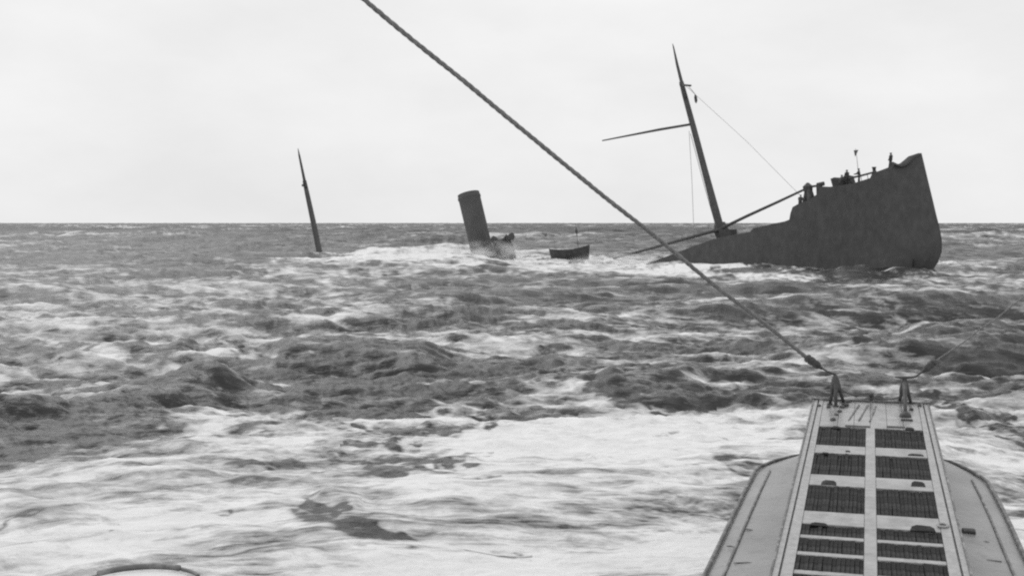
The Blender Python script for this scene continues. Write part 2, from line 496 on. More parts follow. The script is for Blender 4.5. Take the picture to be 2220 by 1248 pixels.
def sea_material():
    m = bpy.data.materials.new('sea_water_and_foam')
    m.use_nodes = True
    nt = m.node_tree
    N, L = nt.nodes, nt.links
    out = N['Material Output']
    water = N['Principled BSDF']
    water.inputs['Base Color'].default_value = (0.03, 0.03, 0.03, 1)
    water.inputs['IOR'].default_value = 1.333
    af = N.new('ShaderNodeAttribute')
    af.attribute_name = 'foam'
    al = N.new('ShaderNodeAttribute')
    al.attribute_name = 'lost'
    rr = N.new('ShaderNodeMapRange')
    rr.inputs['To Min'].default_value = 0.20
    rr.inputs['To Max'].default_value = 0.48
    L.new(al.outputs['Fac'], rr.inputs['Value'])
    L.new(rr.outputs['Result'], water.inputs['Roughness'])
    geo = N.new('ShaderNodeNewGeometry')
    # ripples
    mp = N.new('ShaderNodeMapping')
    mp.inputs['Scale'].default_value = (0.4, 1.0, 1.0)
    L.new(geo.outputs['Position'], mp.inputs['Vector'])
    nz = N.new('ShaderNodeTexNoise')
    nz.inputs['Scale'].default_value = 3.2
    nz.inputs['Detail'].default_value = 7
    nz.inputs['Roughness'].default_value = 0.6
    L.new(mp.outputs['Vector'], nz.inputs['Vector'])
    bp = N.new('ShaderNodeBump')
    bp.inputs['Strength'].default_value = 0.6
    bp.inputs['Distance'].default_value = 0.12
    L.new(nz.outputs['Fac'], bp.inputs['Height'])
    # far off, wavelets too small for the mesh
    nf = N.new('ShaderNodeTexNoise')
    nf.inputs['Scale'].default_value = 0.30
    nf.inputs['Detail'].default_value = 5
    nf.inputs['Roughness'].default_value = 0.6
    L.new(mp.outputs['Vector'], nf.inputs['Vector'])
    bf = N.new('ShaderNodeBump')
    bf.inputs['Distance'].default_value = 1.6
    L.new(al.outputs['Fac'], bf.inputs['Strength'])
    L.new(nf.outputs['Fac'], bf.inputs['Height'])
    L.new(bf.outputs['Normal'], bp.inputs['Normal'])
    L.new(bp.outputs['Normal'], water.inputs['Normal'])
    # foam lace
    mp2 = N.new('ShaderNodeMapping')
    mp2.inputs['Scale'].default_value = (0.45, 1.0, 1.5)
    L.new(geo.outputs['Position'], mp2.inputs['Vector'])
    n2 = N.new('ShaderNodeTexNoise')
    n2.inputs['Scale'].default_value = 1.9
    n2.inputs['Detail'].default_value = 12
    n2.inputs['Roughness'].default_value = 0.74
    n2.inputs['Distortion'].default_value = 0.6
    L.new(mp2.outputs['Vector'], n2.inputs['Vector'])
    sub = N.new('ShaderNodeMath')
    sub.operation = 'MULTIPLY_ADD'
    L.new(n2.outputs['Fac'], sub.inputs[0])
    sub.inputs[1].default_value = 1.5
    sub.inputs[2].default_value = -0.75
    mp3 = N.new('ShaderNodeMapping')
    mp3.inputs['Scale'].default_value = (0.42, 1.0, 1.6)
    mp3.inputs['Rotation'].default_value = (0, 0, R(8))
    L.new(geo.outputs['Position'], mp3.inputs['Vector'])
    n3 = N.new('ShaderNodeTexNoise')
    n3.inputs['Scale'].default_value = 0.6
    n3.inputs['Detail'].default_value = 9
    n3.inputs['Roughness'].default_value = 0.72
    n3.inputs['Distortion'].default_value = 0.5
    L.new(mp3.outputs['Vector'], n3.inputs['Vector'])
    s3 = N.new('ShaderNodeMath')
    s3.operation = 'MULTIPLY_ADD'
    L.new(n3.outputs['Fac'], s3.inputs[0])
    s3.inputs[1].default_value = 1.7
    s3.inputs[2].default_value = -0.85
    ad0 = N.new('ShaderNodeMath')
    ad0.operation = 'ADD'
    L.new(af.outputs['Fac'], ad0.inputs[0])
    L.new(s3.outputs[0], ad0.inputs[1])
    add = N.new('ShaderNodeMath')
    add.operation = 'ADD'
    L.new(ad0.outputs[0], add.inputs[0])
    L.new(sub.outputs[0], add.inputs[1])
    fm = N.new('ShaderNodeMapRange')
    fm.inputs['From Min'].default_value = 0.12
    fm.inputs['From Max'].default_value = 0.88
    L.new(add.outputs[0], fm.inputs['Value'])
    foam = N.new('ShaderNodeBsdfPrincipled')
    foam.inputs['Roughness'].default_value = 0.85
    foam.inputs['Specular IOR Level'].default_value = 0.2
    fc = N.new('ShaderNodeMapRange')
    fc.inputs['From Min'].default_value = 0.3
    fc.inputs['From Max'].default_value = 0.75
    fc.inputs['To Min'].default_value = 0.68
    fc.inputs['To Max'].default_value = 0.90
    L.new(n2.outputs['Fac'], fc.inputs['Value'])
    L.new(fc.outputs['Result'], foam.inputs['Base Color'])
    b2 = N.new('ShaderNodeBump')
    b2.inputs['Strength'].default_value = 0.7
    b2.inputs['Distance'].default_value = 0.08
    L.new(n2.outputs['Fac'], b2.inputs['Height'])
    L.new(b2.outputs['Normal'], foam.inputs['Normal'])
    mx = N.new('ShaderNodeMixShader')
    L.new(fm.outputs['Result'], mx.inputs['Fac'])
    L.new(water.outputs['BSDF'], mx.inputs[1])
    L.new(foam.outputs['BSDF'], mx.inputs[2])
    L.new(mx.outputs['Shader'], out.inputs['Surface'])
    return m


M_SEA = sea_material()
link('sea', sea_mesh(), M_SEA, kind='structure')

# ------------------------------------------------------------------ the sinking ship
S_BOW = Vector(((2030 - 1110) / FPX * 138, 138, 0))
S_AFT = Vector(((692 - 1110) / FPX * 208, 208, 0))
S_E = (S_BOW - S_AFT).normalized()                   # towards the bow
S_N = Vector((S_E.y, -S_E.x, 0))                     # towards the camera
if S_N.y > 0:
    S_N = -S_N
TRIM = R(18)
S_FWD = (S_E * math.cos(TRIM) + Z * math.sin(TRIM)).normalized()
S_DOWN = (S_E * math.sin(TRIM) - Z * math.cos(TRIM)).normalized()


def SP(px, py, off=0.0):
    """point on the ship's centre plane (or one parallel to it, off metres nearer) seen at px, py"""
    d = ray(px, py)
    o = S_BOW + S_N * off
    t = (o - CAMP).dot(S_N) / d.dot(S_N)
    return CAMP + d * t


ship_at = SP(1560, 560)
SHIP = empty('steamship', ship_at, label='dark steamer sinking by the stern, its bow high above the foam at the right',
             category='ship')


def ship_part(name, bm, m, parent=None, **kw):
    bmesh.ops.translate(bm, verts=bm.verts, vec=-ship_at)
    return from_bm(name, bm, m, parent or SHIP, **kw)


# hull: near-side top line (photo x, y, half breadth)
TOP = [(1330, 596, 6.3), (1380, 580, 6.3), (1425, 563, 6.3), (1463, 549, 6.3), (1504, 533, 6.3), (1558, 515, 6.3), (1600, 507, 6.3), (1625, 503, 6.3),
       (1633, 495, 6.2), (1671, 486, 6.1), (1700, 480, 6.0), (1711, 476, 6.0), (1714, 462, 6.0), (1718, 449, 6.0), (1728, 443, 5.9),
       (1747, 436, 5.7), (1762, 428, 5.6), (1772, 420, 5.5), (1777, 404, 5.5), (1800, 405, 5.3), (1819, 402, 5.1), (1851, 397, 4.7),
       (1886, 386, 4.1), (1891, 376, 4.0), (1910, 369, 3.6), (1930, 363, 3.1), (1936, 351, 3.0), (1944, 355, 2.7), (1953, 357, 2.4),
       (1962, 354, 2.0), (1970, 347, 1.6), (1976, 339, 1.2), (1985, 335, 0.7), (1993, 332, 0.3)]
STEM = [(1998, 332), (2004, 357), (2013, 395), (2022, 432), (2031, 470), (2038, 497), (2042, 520), (2042, 545), (2034, 568), (2018, 592), (1995, 625)]
bm = bmesh.new()
stem_pts = [SP(x, y) for x, y in STEM]
lens = [0.0]
for a, b in zip(stem_pts, stem_pts[1:]):
    lens.append(lens[-1] + (b - a).length)
K = len(STEM)
near_rows, far_rows = [], []
for idx, (px, py, hb) in enumerate(TOP):
    T = SP(px, py, hb)
    C0 = T - S_N * hb
    nr, fr = [], []
    bowness = 1 - hb / 6.3
    for k in range(K):
        dn = lens[k]
        w = hb * (1 - bowness * 0.55 * min(1, dn / 9.0)) * (1.0 if dn < 11 else max(0.25, 1 - (dn - 11) * 0.25))
        w += 0.05 * math.sin(idx * 1.7 + k * 2.1)                   # dented plating
        p = C0 + S_DOWN * dn
        # keep inside the stem profile
        lim = (stem_pts[k] - p).dot(S_E)
        mg = 0.05 + 0.8 * hb
        if lim < mg:
            p = p + S_E * (lim - mg)
        nr.append(bm.verts.new(p + S_N * w))
        fr.append(bm.verts.new(p - S_N * w))
    near_rows.append(nr)
    far_rows.append(fr)
sv = [bm.verts.new(p) for p in stem_pts]
near_rows.append(sv)
far_rows.append(sv)
for rows, flip in ((near_rows, 0), (far_rows, 1)):
    for a, b in zip(rows, rows[1:]):
        for k in range(K - 1):
            f = (a[k], b[k], b[k + 1], a[k + 1])
            try:
                bm.faces.new(f[::-1] if flip else f)
            except ValueError:
                pass
inner = []
for idx, (px, py, hb) in enumerate(TOP):
    T = SP(px, py, hb)
    C0 = T - S_N * hb
    wi = max(hb - 0.15, 0.05)
    dep_ = 1.05 if px < 1886 else 0.25
    inner.append([bm.verts.new(C0 + S_N * wi), bm.verts.new(C0 + S_N * wi + S_DOWN * dep_),
                  bm.verts.new(C0 - S_N * wi + S_DOWN * dep_), bm.verts.new(C0 - S_N * wi)])
for i in range(len(TOP) - 1):
    ra = [near_rows[i][0]] + inner[i] + [far_rows[i][0]]
    rb = [near_rows[i + 1][0]] + inner[i + 1] + [far_rows[i + 1][0]]
    for k in range(5):
        bm.faces.new((ra[k], rb[k], rb[k + 1], ra[k + 1]))
ra = [near_rows[-2][0]] + inner[-1] + [far_rows[-2][0]]
bm.faces.new(ra + [sv[0]])
bm.faces.new([inner[0][k] for k in range(4)])
bmesh.ops.remove_doubles(bm, verts=bm.verts, dist=0.001)
hull = ship_part('hull', bm, M_HULL, auto=R(35))

# foremast
bm = bmesh.new()
add_tube(bm, [SP(1568, 530), SP(1560, 490), SP(1528, 370), SP(1503, 275), SP(1484, 205), SP(1477, 178)], [0.56, 0.52, 0.42, 0.38, 0.34, 0.30], 14)
mast = ship_part('foremast', bm, M_SPAR, smooth=True)
bm = bmesh.new()
add_tube(bm, [SP(1487, 212, .35), SP(1478, 180, .35), SP(1468, 140, .3), SP(1460, 102, .3), SP(1458, 95, .3)], [0.24, 0.22, 0.18, 0.09, 0.03], 10)
ship_part('topmast', bm, M_SPAR, mast, smooth=True)
bm = bmesh.new()
add_tube(bm, [SP(1474, 184, .4), SP(1498, 186, .4)], 0.13, 8)
add_tube(bm, [SP(1480, 178, -1.2), SP(1482, 188, 1.6)], 0.10, 8)
ship_part('crosstree', bm, M_SHIPGEAR, mast)
bm = bmesh.new()
add_tube(bm, [SP(1492, 186, .4), SP(1508, 206, .5)], 0.035, 6)
add_tube(bm, [SP(1507, 205, .5), SP(1508, 211, .5), SP(1509, 219, .5), SP(1509, 224, .5)], [0.06, 0.19, 0.19, 0.06], 8)
ship_part('pulley_block', bm, M_SHIPGEAR, mast)
bm = bmesh.new()
add_tube(bm, [SP(1503, 272), SP(1496, 270, .1), SP(1430, 281, .1), SP(1306, 305, .1)], [0.12, 0.16, 0.17, 0.09], 10)
ship_part('upper_boom', bm, M_SPAR, mast, smooth=True)
bm = bmesh.new()
add_tube(bm, [SP(1494, 284), SP(1500, 390), SP(1505, 520)], 0.03, 5)
ship_part('halyard', bm, M_WIRE2, mast)
bm = bmesh.new()
add_tube(bm, [SP(1497, 290, .7), SP(1526, 400, .9), SP(1556, 505, 1.0)], 0.035, 5)
ship_part('shroud', bm, M_ROPE, mast)
bm = bmesh.new()      # collar and winch at the foot of the mast
add_tube(bm, [SP(1560, 484), SP(1564, 500), SP(1568, 516)], [0.7, 0.95, 0.8], 12)
add_box(bm, SP(1578, 505, 1.2), S_E, S_N, Z, 1.7, 1.5, 0.9)
ship_part('mast_step', bm, M_SHIPGEAR, mast, smooth=False)
# derrick booms
bm = bmesh.new()
add_tube(bm, [SP(1566, 494, 1), SP(1620, 468, 1), SP(1690, 436, 1), SP(1754, 406, 1)], [0.2, 0.19, 0.17, 0.13], 10)
ship_part('derrick_boom', bm, M_SPAR, smooth=True)
bm = bmesh.new()
add_tube(bm, [SP(1562, 497, 1), SP(1490, 516, 1), SP(1420, 536, 1), SP(1330, 560, 1)], [0.22, 0.21, 0.2, 0.15], 10)
ship_part('derrick_boom', bm, M_SPAR, smooth=True)
# bulwark rail and stanchions of the forecastle
bm = bmesh.new()
add_tube(bm, [SP(1754, 405, 3), SP(1771, 403, 3), SP(1785, 399, 3)], 0.14, 8)
ship_part('rail', bm, M_SHIPGEAR)
bm = bmesh.new()
add_tube(bm, [SP(1840, 387, 4), SP(1870, 380, 4), SP(1900, 372, 3.6)], 0.12, 8)
rl = ship_part('rail', bm, M_SHIPGEAR)
for px, y0, y1 in ((1868, 380, 393), (1882, 377, 389)):
    bm = bmesh.new()
    add_tube(bm, [SP(px, y1, 3.9), SP(px - 2, y0, 3.9)], 0.035, 6)
    ship_part('stanchion', bm, M_SHIPGEAR, rl)


def cowl(px, py, px2, py2, rad, off, face=-1, name='ventilator'):
    """ventilator: pipe from (px,py) to (px2,py2), bell turned aft or forward"""
    bm = bmesh.new()
    a, b = SP(px, py, off), SP(px2, py2, off)
    up = (b - a).normalized()
    f = S_E * face
    pts = [a, a.lerp(b, 0.6), b, b + up * rad * 0.9 + f * rad * 0.35, b + up * rad * 1.5 + f * rad * 1.2, b + up * rad * 1.6 + f * rad * 1.9]
    add_tube(bm, pts, [rad * 0.62, rad * 0.6, rad * 0.66, rad * 0.95, rad * 1.15, rad * 1.3], 12)
    return ship_part(name, bm, M_SHIPGEAR, auto=R(50))


bm = bmesh.new()                                     # derrick crutch: two splayed legs under a head
hd = SP(1752, 404, 3)
for fx in (1746, 1764):
    add_tube(bm, [SP(fx, 446, 3), hd], [0.42, 0.34], 8)
add_tube(bm, [SP(1756, 440, 4), hd], [0.3, 0.28], 8)
add_tube(bm, [SP(1752, 414, 3), SP(1751, 404, 3), SP(1751, 396, 3)], [0.55, 0.62, 0.12], 8)
ship_part('boom_crutch', bm, M_SHIPGEAR)
bm = bmesh.new()
add_tube(bm, [SP(1778, 432, 3), SP(1776, 402, 3)], [0.42, 0.36], 10)
add_tube(bm, [SP(1772, 401, 3), SP(1786, 398, 3)], 0.26, 8)
ship_part('bollard', bm, M_SHIPGEAR)
bm = bmesh.new()                                     # windlass: side frames, drum and gypsy
c = SP(1831, 404, 2)
for s, hh in ((-1, 2.5), (1, 1.9)):
    add_box(bm, c + S_FWD * s * 0.75, S_FWD, S_N, S_DOWN, 0.5, 1.8, hh)
add_tube(bm, [c - S_N * 1.7 - S_DOWN * .2, c + S_N * 1.7 - S_DOWN * .2], 0.62, 12)
add_tube(bm, [c - S_FWD * 1.05 - S_DOWN * .5, c + S_FWD * 1.05 - S_DOWN * .5], 0.5, 10)
ship_part('windlass', bm, M_SHIPGEAR)
bm = bmesh.new()                                     # staff with lamp and faint gaff
add_tube(bm, [SP(1862, 388, 2), SP(1858, 345, 2), SP(1855, 322, 2)], [0.045, 0.03, 0.025], 6)
st = ship_part('signal_staff', bm, M_WIRE2)
bm = bmesh.new()
q0, q1, q2, q3 = SP(1851, 326, 2), SP(1861, 325, 2), SP(1857, 334, 2), SP(1854, 340, 2)
vs = [bm.verts.new(p + S_N * o) for o in (0, .02) for p in (q0, q1, q2, q3)]
bm.faces.new(vs[:4]); bm.faces.new(vs[4:][::-1])
for i in range(4):
    bm.faces.new((vs[i], vs[(i + 1) % 4], vs[4 + (i + 1) % 4], vs[4 + i]))
ship_part('pennant', bm, M_FUNNEL, st)
bm = bmesh.new()
add_tube(bm, [SP(1896, 378, 3), SP(1895, 366, 3), SP(1895, 362, 3)], [0.2, 0.2, 0.26], 8)
ship_part('bollard', bm, M_SHIPGEAR)

bm = bmesh.new()
add_box(bm, SP(1847, 412, 2), S_FWD, S_N, S_DOWN, 3.6, 3.2, 0.75)
ship_part('windlass_bed', bm, M_SHIPGEAR)
bm = bmesh.new()
add_tube(bm, [SP(1484, 184, .3), SP(1620, 308, .6), SP(1745, 434, 1)], 0.022, 5)
ship_part('forestay', bm, M_WIRE2, mast)

# funnel
bm = bmesh.new()
fa, fb = SP(1056, 590), SP(1015.5, 420)
d = (fb - fa).normalized()
u = d.cross(S_N).normalized()
v = S_N
RF = 1.66
SEG = 28
rings = []
for t, rr_ in ((0, 1), (.25, 1), (.5, 1), (.75, 1), (.93, 1), (.94, 1.05), (.96, 1.05), (.97, 1), (1, 1)):
    rings.append([bm.verts.new(fa.lerp(fb, t) + (u * math.cos(2 * math.pi * k / SEG) + v * math.sin(2 * math.pi * k / SEG)) * RF * rr_) for k in range(SEG)])
for rr_, dep in ((0.93, 0.0), (0.93, -1.6)):
    rings.append([bm.verts.new(fb + d * dep + (u * math.cos(2 * math.pi * k / SEG) + v * math.sin(2 * math.pi * k / SEG)) * RF * rr_) for k in range(SEG)])
for r0, r1 in zip(rings, rings[1:]):
    for k in range(SEG):
        bm.faces.new((r0[k], r0[(k + 1) % SEG], r1[(k + 1) % SEG], r1[k]))
bm.faces.new(rings[-1])
fun = ship_part('funnel', bm, M_FUNNEL, auto=R(40))
bm = bmesh.new()
add_tube(bm, [SP(1066, 560, 1.9), SP(1044, 455, 1.9), SP(1038, 425, 1.9)], 0.12, 6)
ship_part('steam_pipe', bm, M_FUNNEL, fun)
cowl(1084, 566, 1079, 528, 0.40, 0.5, -1)
cowl(1110, 566, 1103, 522, 0.42, 1.5, 1)
for wr in ([(1070, 552), (1074, 524), (1086, 530), (1098, 512), (1106, 530), (1109, 556)], [(1064, 540), (1080, 536), (1094, 522), (1104, 540)], [(1090, 560), (1092, 518)]):
    bm = bmesh.new()
    add_tube(bm, [SP(x_, y_, 1.6 + .3 * random.random()) for x_, y_ in wr], [0.22 + 0.2 * random.random() for _ in wr], 7)
    ship_part('bent_frame', bm, M_SHIPGEAR)
bm = bmesh.new()
add_box(bm, SP(1080, 562, 0), S_FWD, S_N, S_DOWN, 3.4, 4.5, 3.8)
add_box(bm, SP(1099, 536, 1), S_FWD, S_N, S_DOWN, 1.2, 1.4, 1.6)
add_tube(bm, [SP(1062, 545, 0), SP(1086, 526, 1), SP(1100, 520, 1)], [0.7, 0.55, 0.5], 8)
bmesh.ops.bevel(bm, geom=list(bm.edges), offset=0.12, segments=1, affect='EDGES')
ship_part('engine_casing', bm, M_FUNNEL, kind='stuff')

# mainmast, aft
bm = bmesh.new()
add_tube(bm, [SP(699, 580), SP(693, 548), SP(679, 480), SP(666, 420), SP(660, 392)], [0.52, 0.50, 0.46, 0.40, 0.34], 12)
am = ship_part('mainmast', bm, M_SPAR, smooth=True)
bm = bmesh.new()
add_tube(bm, [SP(663, 406, .3), SP(656, 372, .3), SP(649, 338, .3), SP(646, 322, .3)], [0.26, 0.22, 0.17, 0.05], 10)
ship_part('topmast', bm, M_SPAR, am, smooth=True)
bm = bmesh.new()
add_tube(bm, [SP(656, 402), SP(663, 400)], 0.22, 8)
ship_part('mast_cap', bm, M_SHIPGEAR, am)

# ------------------------------------------------------------------ people on the forecastle
M_COAT = mat('dark_coat', 0.07, 0.8, 0.25, 4.0, spec=0.2)
M_SKIN = mat('weathered_skin', 0.24, 0.6, 0.1, 6.0)


def person(head_px, head_py, off, yaw, label, arms, lean=0.0, step=0.12):
    """standing figure 1.74 m tall; arms = ((elbow, hand) left, (elbow, hand) right) in body space: x right, y ahead, z up"""
    J = [(0, 0, .94), (0, lean * .35, 1.14), (0, lean * .75, 1.36), (0, lean, 1.48), (0, lean + .02, 1.58), (0, lean + .03, 1.68)]
    rad = [(.15, .11), (.145, .10), (.165, .105), (.058, .058), (.085, .098), (.07, .085)]
    E = [(0, 1), (1, 2), (2, 3), (3, 4), (4, 5)]

    def add(p, r, parent):
        J.append(p)
        rad.append(r if isinstance(r, tuple) else (r, r))
        E.append((parent, len(J) - 1))
        return len(J) - 1
    for sd, (el, ha) in zip((-1, 1), arms):
        sh = add((sd * .19, lean * .8, 1.40), .062, 2)
        e_ = add((sd * el[0], el[1] + lean, el[2]), .048, sh)
        h_ = add((sd * ha[0], ha[1] + lean, ha[2]), .036, e_)
        add((sd * ha[0], ha[1] + lean + .07, ha[2] - .03), (.042, .022), h_)
        hp = add((sd * .10, 0, .88), .092, 0)
        kn = add((sd * .12, .03 + sd * step * .5, .49), .066, hp)
        an = add((sd * .13, sd * step, .09), .048, kn)
        add((sd * .14, sd * step + .17, .045), .045, an)
    add((0, lean + .125, 1.60), .022, 4)            # nose
    me = bpy.data.meshes.new('person')
    me.from_pydata([Vector(p) for p in J], E, [])
    o = bpy.data.objects.new('person', me)
    COL.objects.link(o)
    sk = o.modifiers.new('skin', 'SKIN')
    sk.use_smooth_shade = True
    lay = me.skin_vertices[0].data if me.skin_vertices else me.attributes.new('skin', 'FLOAT', 'POINT')
    for i, v_ in enumerate(lay):
        v_.radius = (rad[i][0] * (1.3 if i not in (4, 5) else 1.1), rad[i][1] * (1.3 if i not in (4, 5) else 1.1))
        v_.use_root = (i == 0)
    ss = o.modifiers.new('sub', 'SUBSURF')
    ss.levels = ss.render_levels = 2
    dg = bpy.context.evaluated_depsgraph_get()
    dg.update()
    body = bpy.data.meshes.new_from_object(o.evaluated_get(dg))
    o.modifiers.clear()
    o.data = body
    body.name = 'person'
    body.materials.clear()
    body.materials.append(M_COAT)
    body.materials.append(M_SKIN)
    for f in body.polygons:
        f.use_smooth = True
        if f.center.z > 1.49:
            f.material_index = 1
    bm = bmesh.new()
    c_ = Vector((0, lean + .02, 1.665))
    add_tube(bm, [c_ - Z * .03, c_ + Z * .02, c_ + Z * .065, c_ + Z * .075], [.105, .118, .10, .03], 14)
    add_box(bm, c_ + Vector((0, .12, -.015)), X, Y, Z, .15, .10, .015)
    from_bm('cap', bm, M_COAT, o, smooth=True)
    top = SP(head_px, head_py, off)
    o.location = top - Z * 1.74
    o.rotation_euler = (0, 0, yaw)
    o.scale = (1.12, 1.12, 1.03)
    o['label'] = label
    o['category'] = 'person'
    o['group'] = 'people on the raised bow'
    return o


yb = math.atan2(S_E.y, S_E.x) - math.pi / 2          # facing the bow
HANG = ((.25, .02, 1.14), (.25, .12, .92))
RAIL = ((.26, .16, 1.16), (.20, .42, 1.10))
UP = ((.36, .10, 1.30), (.30, .32, 1.42))
person(1735, 423, 4.4, yb + R(100), 'person in dark clothes behind the bulwark at the aft edge of the raised bow', (RAIL, HANG), 0.10)
person(1837, 369, 3.6, yb + R(150), 'person in a dark coat standing over the windlass, a thin staff just ahead', (HANG, RAIL), 0.05)
person(1822, 380, 4.2, yb + R(60), 'person in a dark coat at the aft side of the windlass, leaning forward', (RAIL, RAIL), 0.14)
person(1863, 366, 3.0, yb + R(190), 'person in dark clothes at the foot of the thin staff with the pennant', (RAIL, RAIL), 0.04)
person(1931, 332, 2.0, yb + R(170), 'foremost person, standing upright in the dip just behind the stem', (HANG, UP), -0.05)

# ------------------------------------------------------------------ small boat in the foam
bc = ground(1236, 566)
bc.z = 0.35
BOAT = empty('lifeboat', bc, label='small dark open boat with a thin mast, low in the foam between funnel and bow', category='boat')
bm = bmesh.new()
LB, WB = 5.9, 1.9
rows = []
nst = 13
for i in range(nst):
    t = -1 + 2 * i / (nst - 1)
    half = WB / 2 * max(0.02, (1 - abs(t) ** 2.6)) ** 0.75
    sheer = 1.60 + 0.35 * abs(t) ** 2.2 + (0.25 * t if t > 0 else 0)
    row = []
    for (fx, fz) in ((0, 0), (0.55, 0.08), (0.9, 0.4), (1.0, 1.0), (0.93, 1.0), (0.8, 0.45), (0.0, 0.3)):
        row.append((t * LB / 2 * (1 - 0.10 * (1 - fz)), half * fx, -0.35 + sheer * fz))
    rows.append(row)
for sgn in (1, -1):
    vv = [[bm.verts.new((p[0], p[1] * sgn, p[2])) for p in row] for row in rows]
    for a, b in zip(vv, vv[1:]):
        for k in range(6):
            bm.faces.new((a[k], b[k], b[k + 1], a[k + 1]))
    for e in (vv[0], vv[-1]):
        bm.faces.new(e)
bmesh.ops.remove_doubles(bm, verts=bm.verts, dist=0.002)
from_bm('boat_hull', bm, M_SHIPGEAR, BOAT, auto=R(40))
for x in (-1.5, 0, 1.5):
    bm = bmesh.new()
    add_box(bm, (x, 0, 0.55), X, Y, Z, 0.28, 1.6, 0.06)
    from_bm('thwart', bm, M_SPAR, BOAT)
bm = bmesh.new()
add_tube(bm, [(1.35, 0, 0), (1.2, 0, 3.4), (1.1, 0, 5.0)], [0.04, 0.03, 0.02], 6)
add_tube(bm, [(1.25, 0, 3.2), (1.2, 0, 3.9), (1.2, 0, 4.3)], [0.03, 0.2, 0.04], 6)
from_bm('boat_mast', bm, M_SHIPGEAR, BOAT)
bm = bmesh.new()
add_box(bm, (2.1, 0, 0.75), X, Y, Z, 1.2, 1.1, 0.55)
bmesh.ops.bevel(bm, geom=list(bm.edges), offset=0.12, segments=2, affect='EDGES')
from_bm('bow_cover', bm, M_SHIPGEAR, BOAT)
BOAT.rotation_euler = (R(4), R(-4), R(-12))

# ------------------------------------------------------------------ the submarine's deck
U = ray(1886, 299).normalized()                     # along the deck, away from the camera
RT = U.cross(Z).normalized()                        # to the right
NN = RT.cross(U).normalized()                       # deck normal
HD = 4.5                                            # lens over the deck plane
SUB_O = CAMP - NN * HD


def deck_ab(px, py, c=0.0):
    d = ray(px, py)
    t = -(HD - c) / d.dot(NN)
    p = CAMP + d * t - SUB_O
    return p.dot(RT), p.dot(U)


A0 = deck_ab(1887, 1000)[0]
mw = Matrix(((RT.x, U.x, NN.x, SUB_O.x), (RT.y, U.y, NN.y, SUB_O.y), (RT.z, U.z, NN.z, SUB_O.z), (0, 0, 0, 1)))
SUB = empty('submarine', (0, 0, 0), label='pale wet deck of a surfaced submarine with dark gratings running to its end',
            category='submarine')
SUB.matrix_world = mw


def B(py, px=1887):
    return deck_ab(px, py)[1]


B_END = B(873)
B_BACK = 3.0
HALF_END, HALF_BACK = 0.955, 1.02


def half(b):
    return HALF_BACK + (HALF_END - HALF_BACK) * (b - 11) / (B_END - 11)


def slab(bm, a0, a1, b0, b1, z0, z1):
    add_box(bm, ((a0 + a1) / 2, (b0 + b1) / 2, (z0 + z1) / 2), X, Y, Z, abs(a1 - a0), abs(b1 - b0), abs(z1 - z0))


# casing sides and end, flared towards the waterline
bm = bmesh.new()
nb_ = 24
for s in (-1, 1):
    prev = None
    for i in range(nb_ + 1):
        b = B_BACK + (B_END - B_BACK) * i / nb_
        h = half(b)
        ring = [bm.verts.new((A0 + s * h * f, b, z)) for f, z in ((0.97, -0.035), (0.985, -0.5), (1.02, -0.9), (1.12, -2.0), (1.0, -3.6))]
        if prev:
            for k in range(4):
                bm.faces.new((prev[k], ring[k], ring[k + 1], prev[k + 1]))
        prev = ring
        if i == nb_:
            if s == -1:
                endl = ring
            else:
                tip = [bm.verts.new((A0, b + o, z)) for o, z in ((0.02, -0.035), (0.25, -0.5), (0.9, -0.9), (2.2, -2.0), (3.0, -3.6))]
                for k in range(4):
                    bm.faces.new((endl[k], tip[k], tip[k + 1], endl[k + 1]))
                    bm.faces.new((tip[k], ring[k], ring[k + 1], tip[k + 1]))
from_bm('casing_side', bm, M_TANK, SUB, auto=R(50))

# edge bars: outer angle iron, dark gutter, light strip
for s in (-1, 1):
    def edge_bar(name, f0, f1, z0, z1, m):
        bm = bmesh.new()
        n = 10
        prev = None
        for i in range(n + 1):
            b = B_BACK + (B_END - B_BACK) * i / n
            h = half(b)
            vs = [bm.verts.new((A0 + s * (h - f), b, z)) for f, z in ((f0, z0), (f0, z1), (f1 or h - 0.779, z1), (f1 or h - 0.779, z0))]
            if prev:
                for k in range(4):
                    bm.faces.new((prev[k], prev[(k + 1) % 4], vs[(k + 1) % 4], vs[k]))
            else:
                bm.faces.new(vs)
            prev = vs
        bm.faces.new(prev[::-1])
        return from_bm(name, bm, m, SUB)
    edge_bar('gunwale', 0.0, 0.022, -0.06, 0.03, M_TRIM)
    edge_bar('edge_plank', 0.024, 0.085, -0.05, 0.012, M_STRIP)
    edge_bar('gutter', 0.087, 0.108, -0.05, -0.02, M_TRIM)
    edge_bar('edge_plank', 0.110, None, -0.05, 0.016, M_STRIP)

# rows of dark gratings
PA = 0.777                                           # outer edge of the gratings
CW = 0.068                                           # half width of the centre plank
ROWS = [(926, 967), (984, 1032), (1055, 1113), (1141, 1165), (1171, 1202), (1209, 1243), (1251, 1330), (1345, 1480)]
rowb = [(B(y1 + 3), B(y0 + 3)) for y0, y1 in ROWS]        # (near, far)
# underlay
bm = bmesh.new()
slab(bm, A0 - 0.80, A0 + 0.80, B_BACK, rowb[0][1] - 0.02, -0.30, -0.16)
from_bm('bilge_plate', bm, M_DARK, SUB)
# centre plank
bm = bmesh.new()
slab(bm, A0 - CW, A0 + CW, B_BACK, rowb[0][1] + 0.0, -0.05, 0.012)
bmesh.ops.bevel(bm, geom=list(bm.edges), offset=0.006, segments=1, affect='EDGES')
from_bm('centre_plank', bm, M_DECK, SUB)
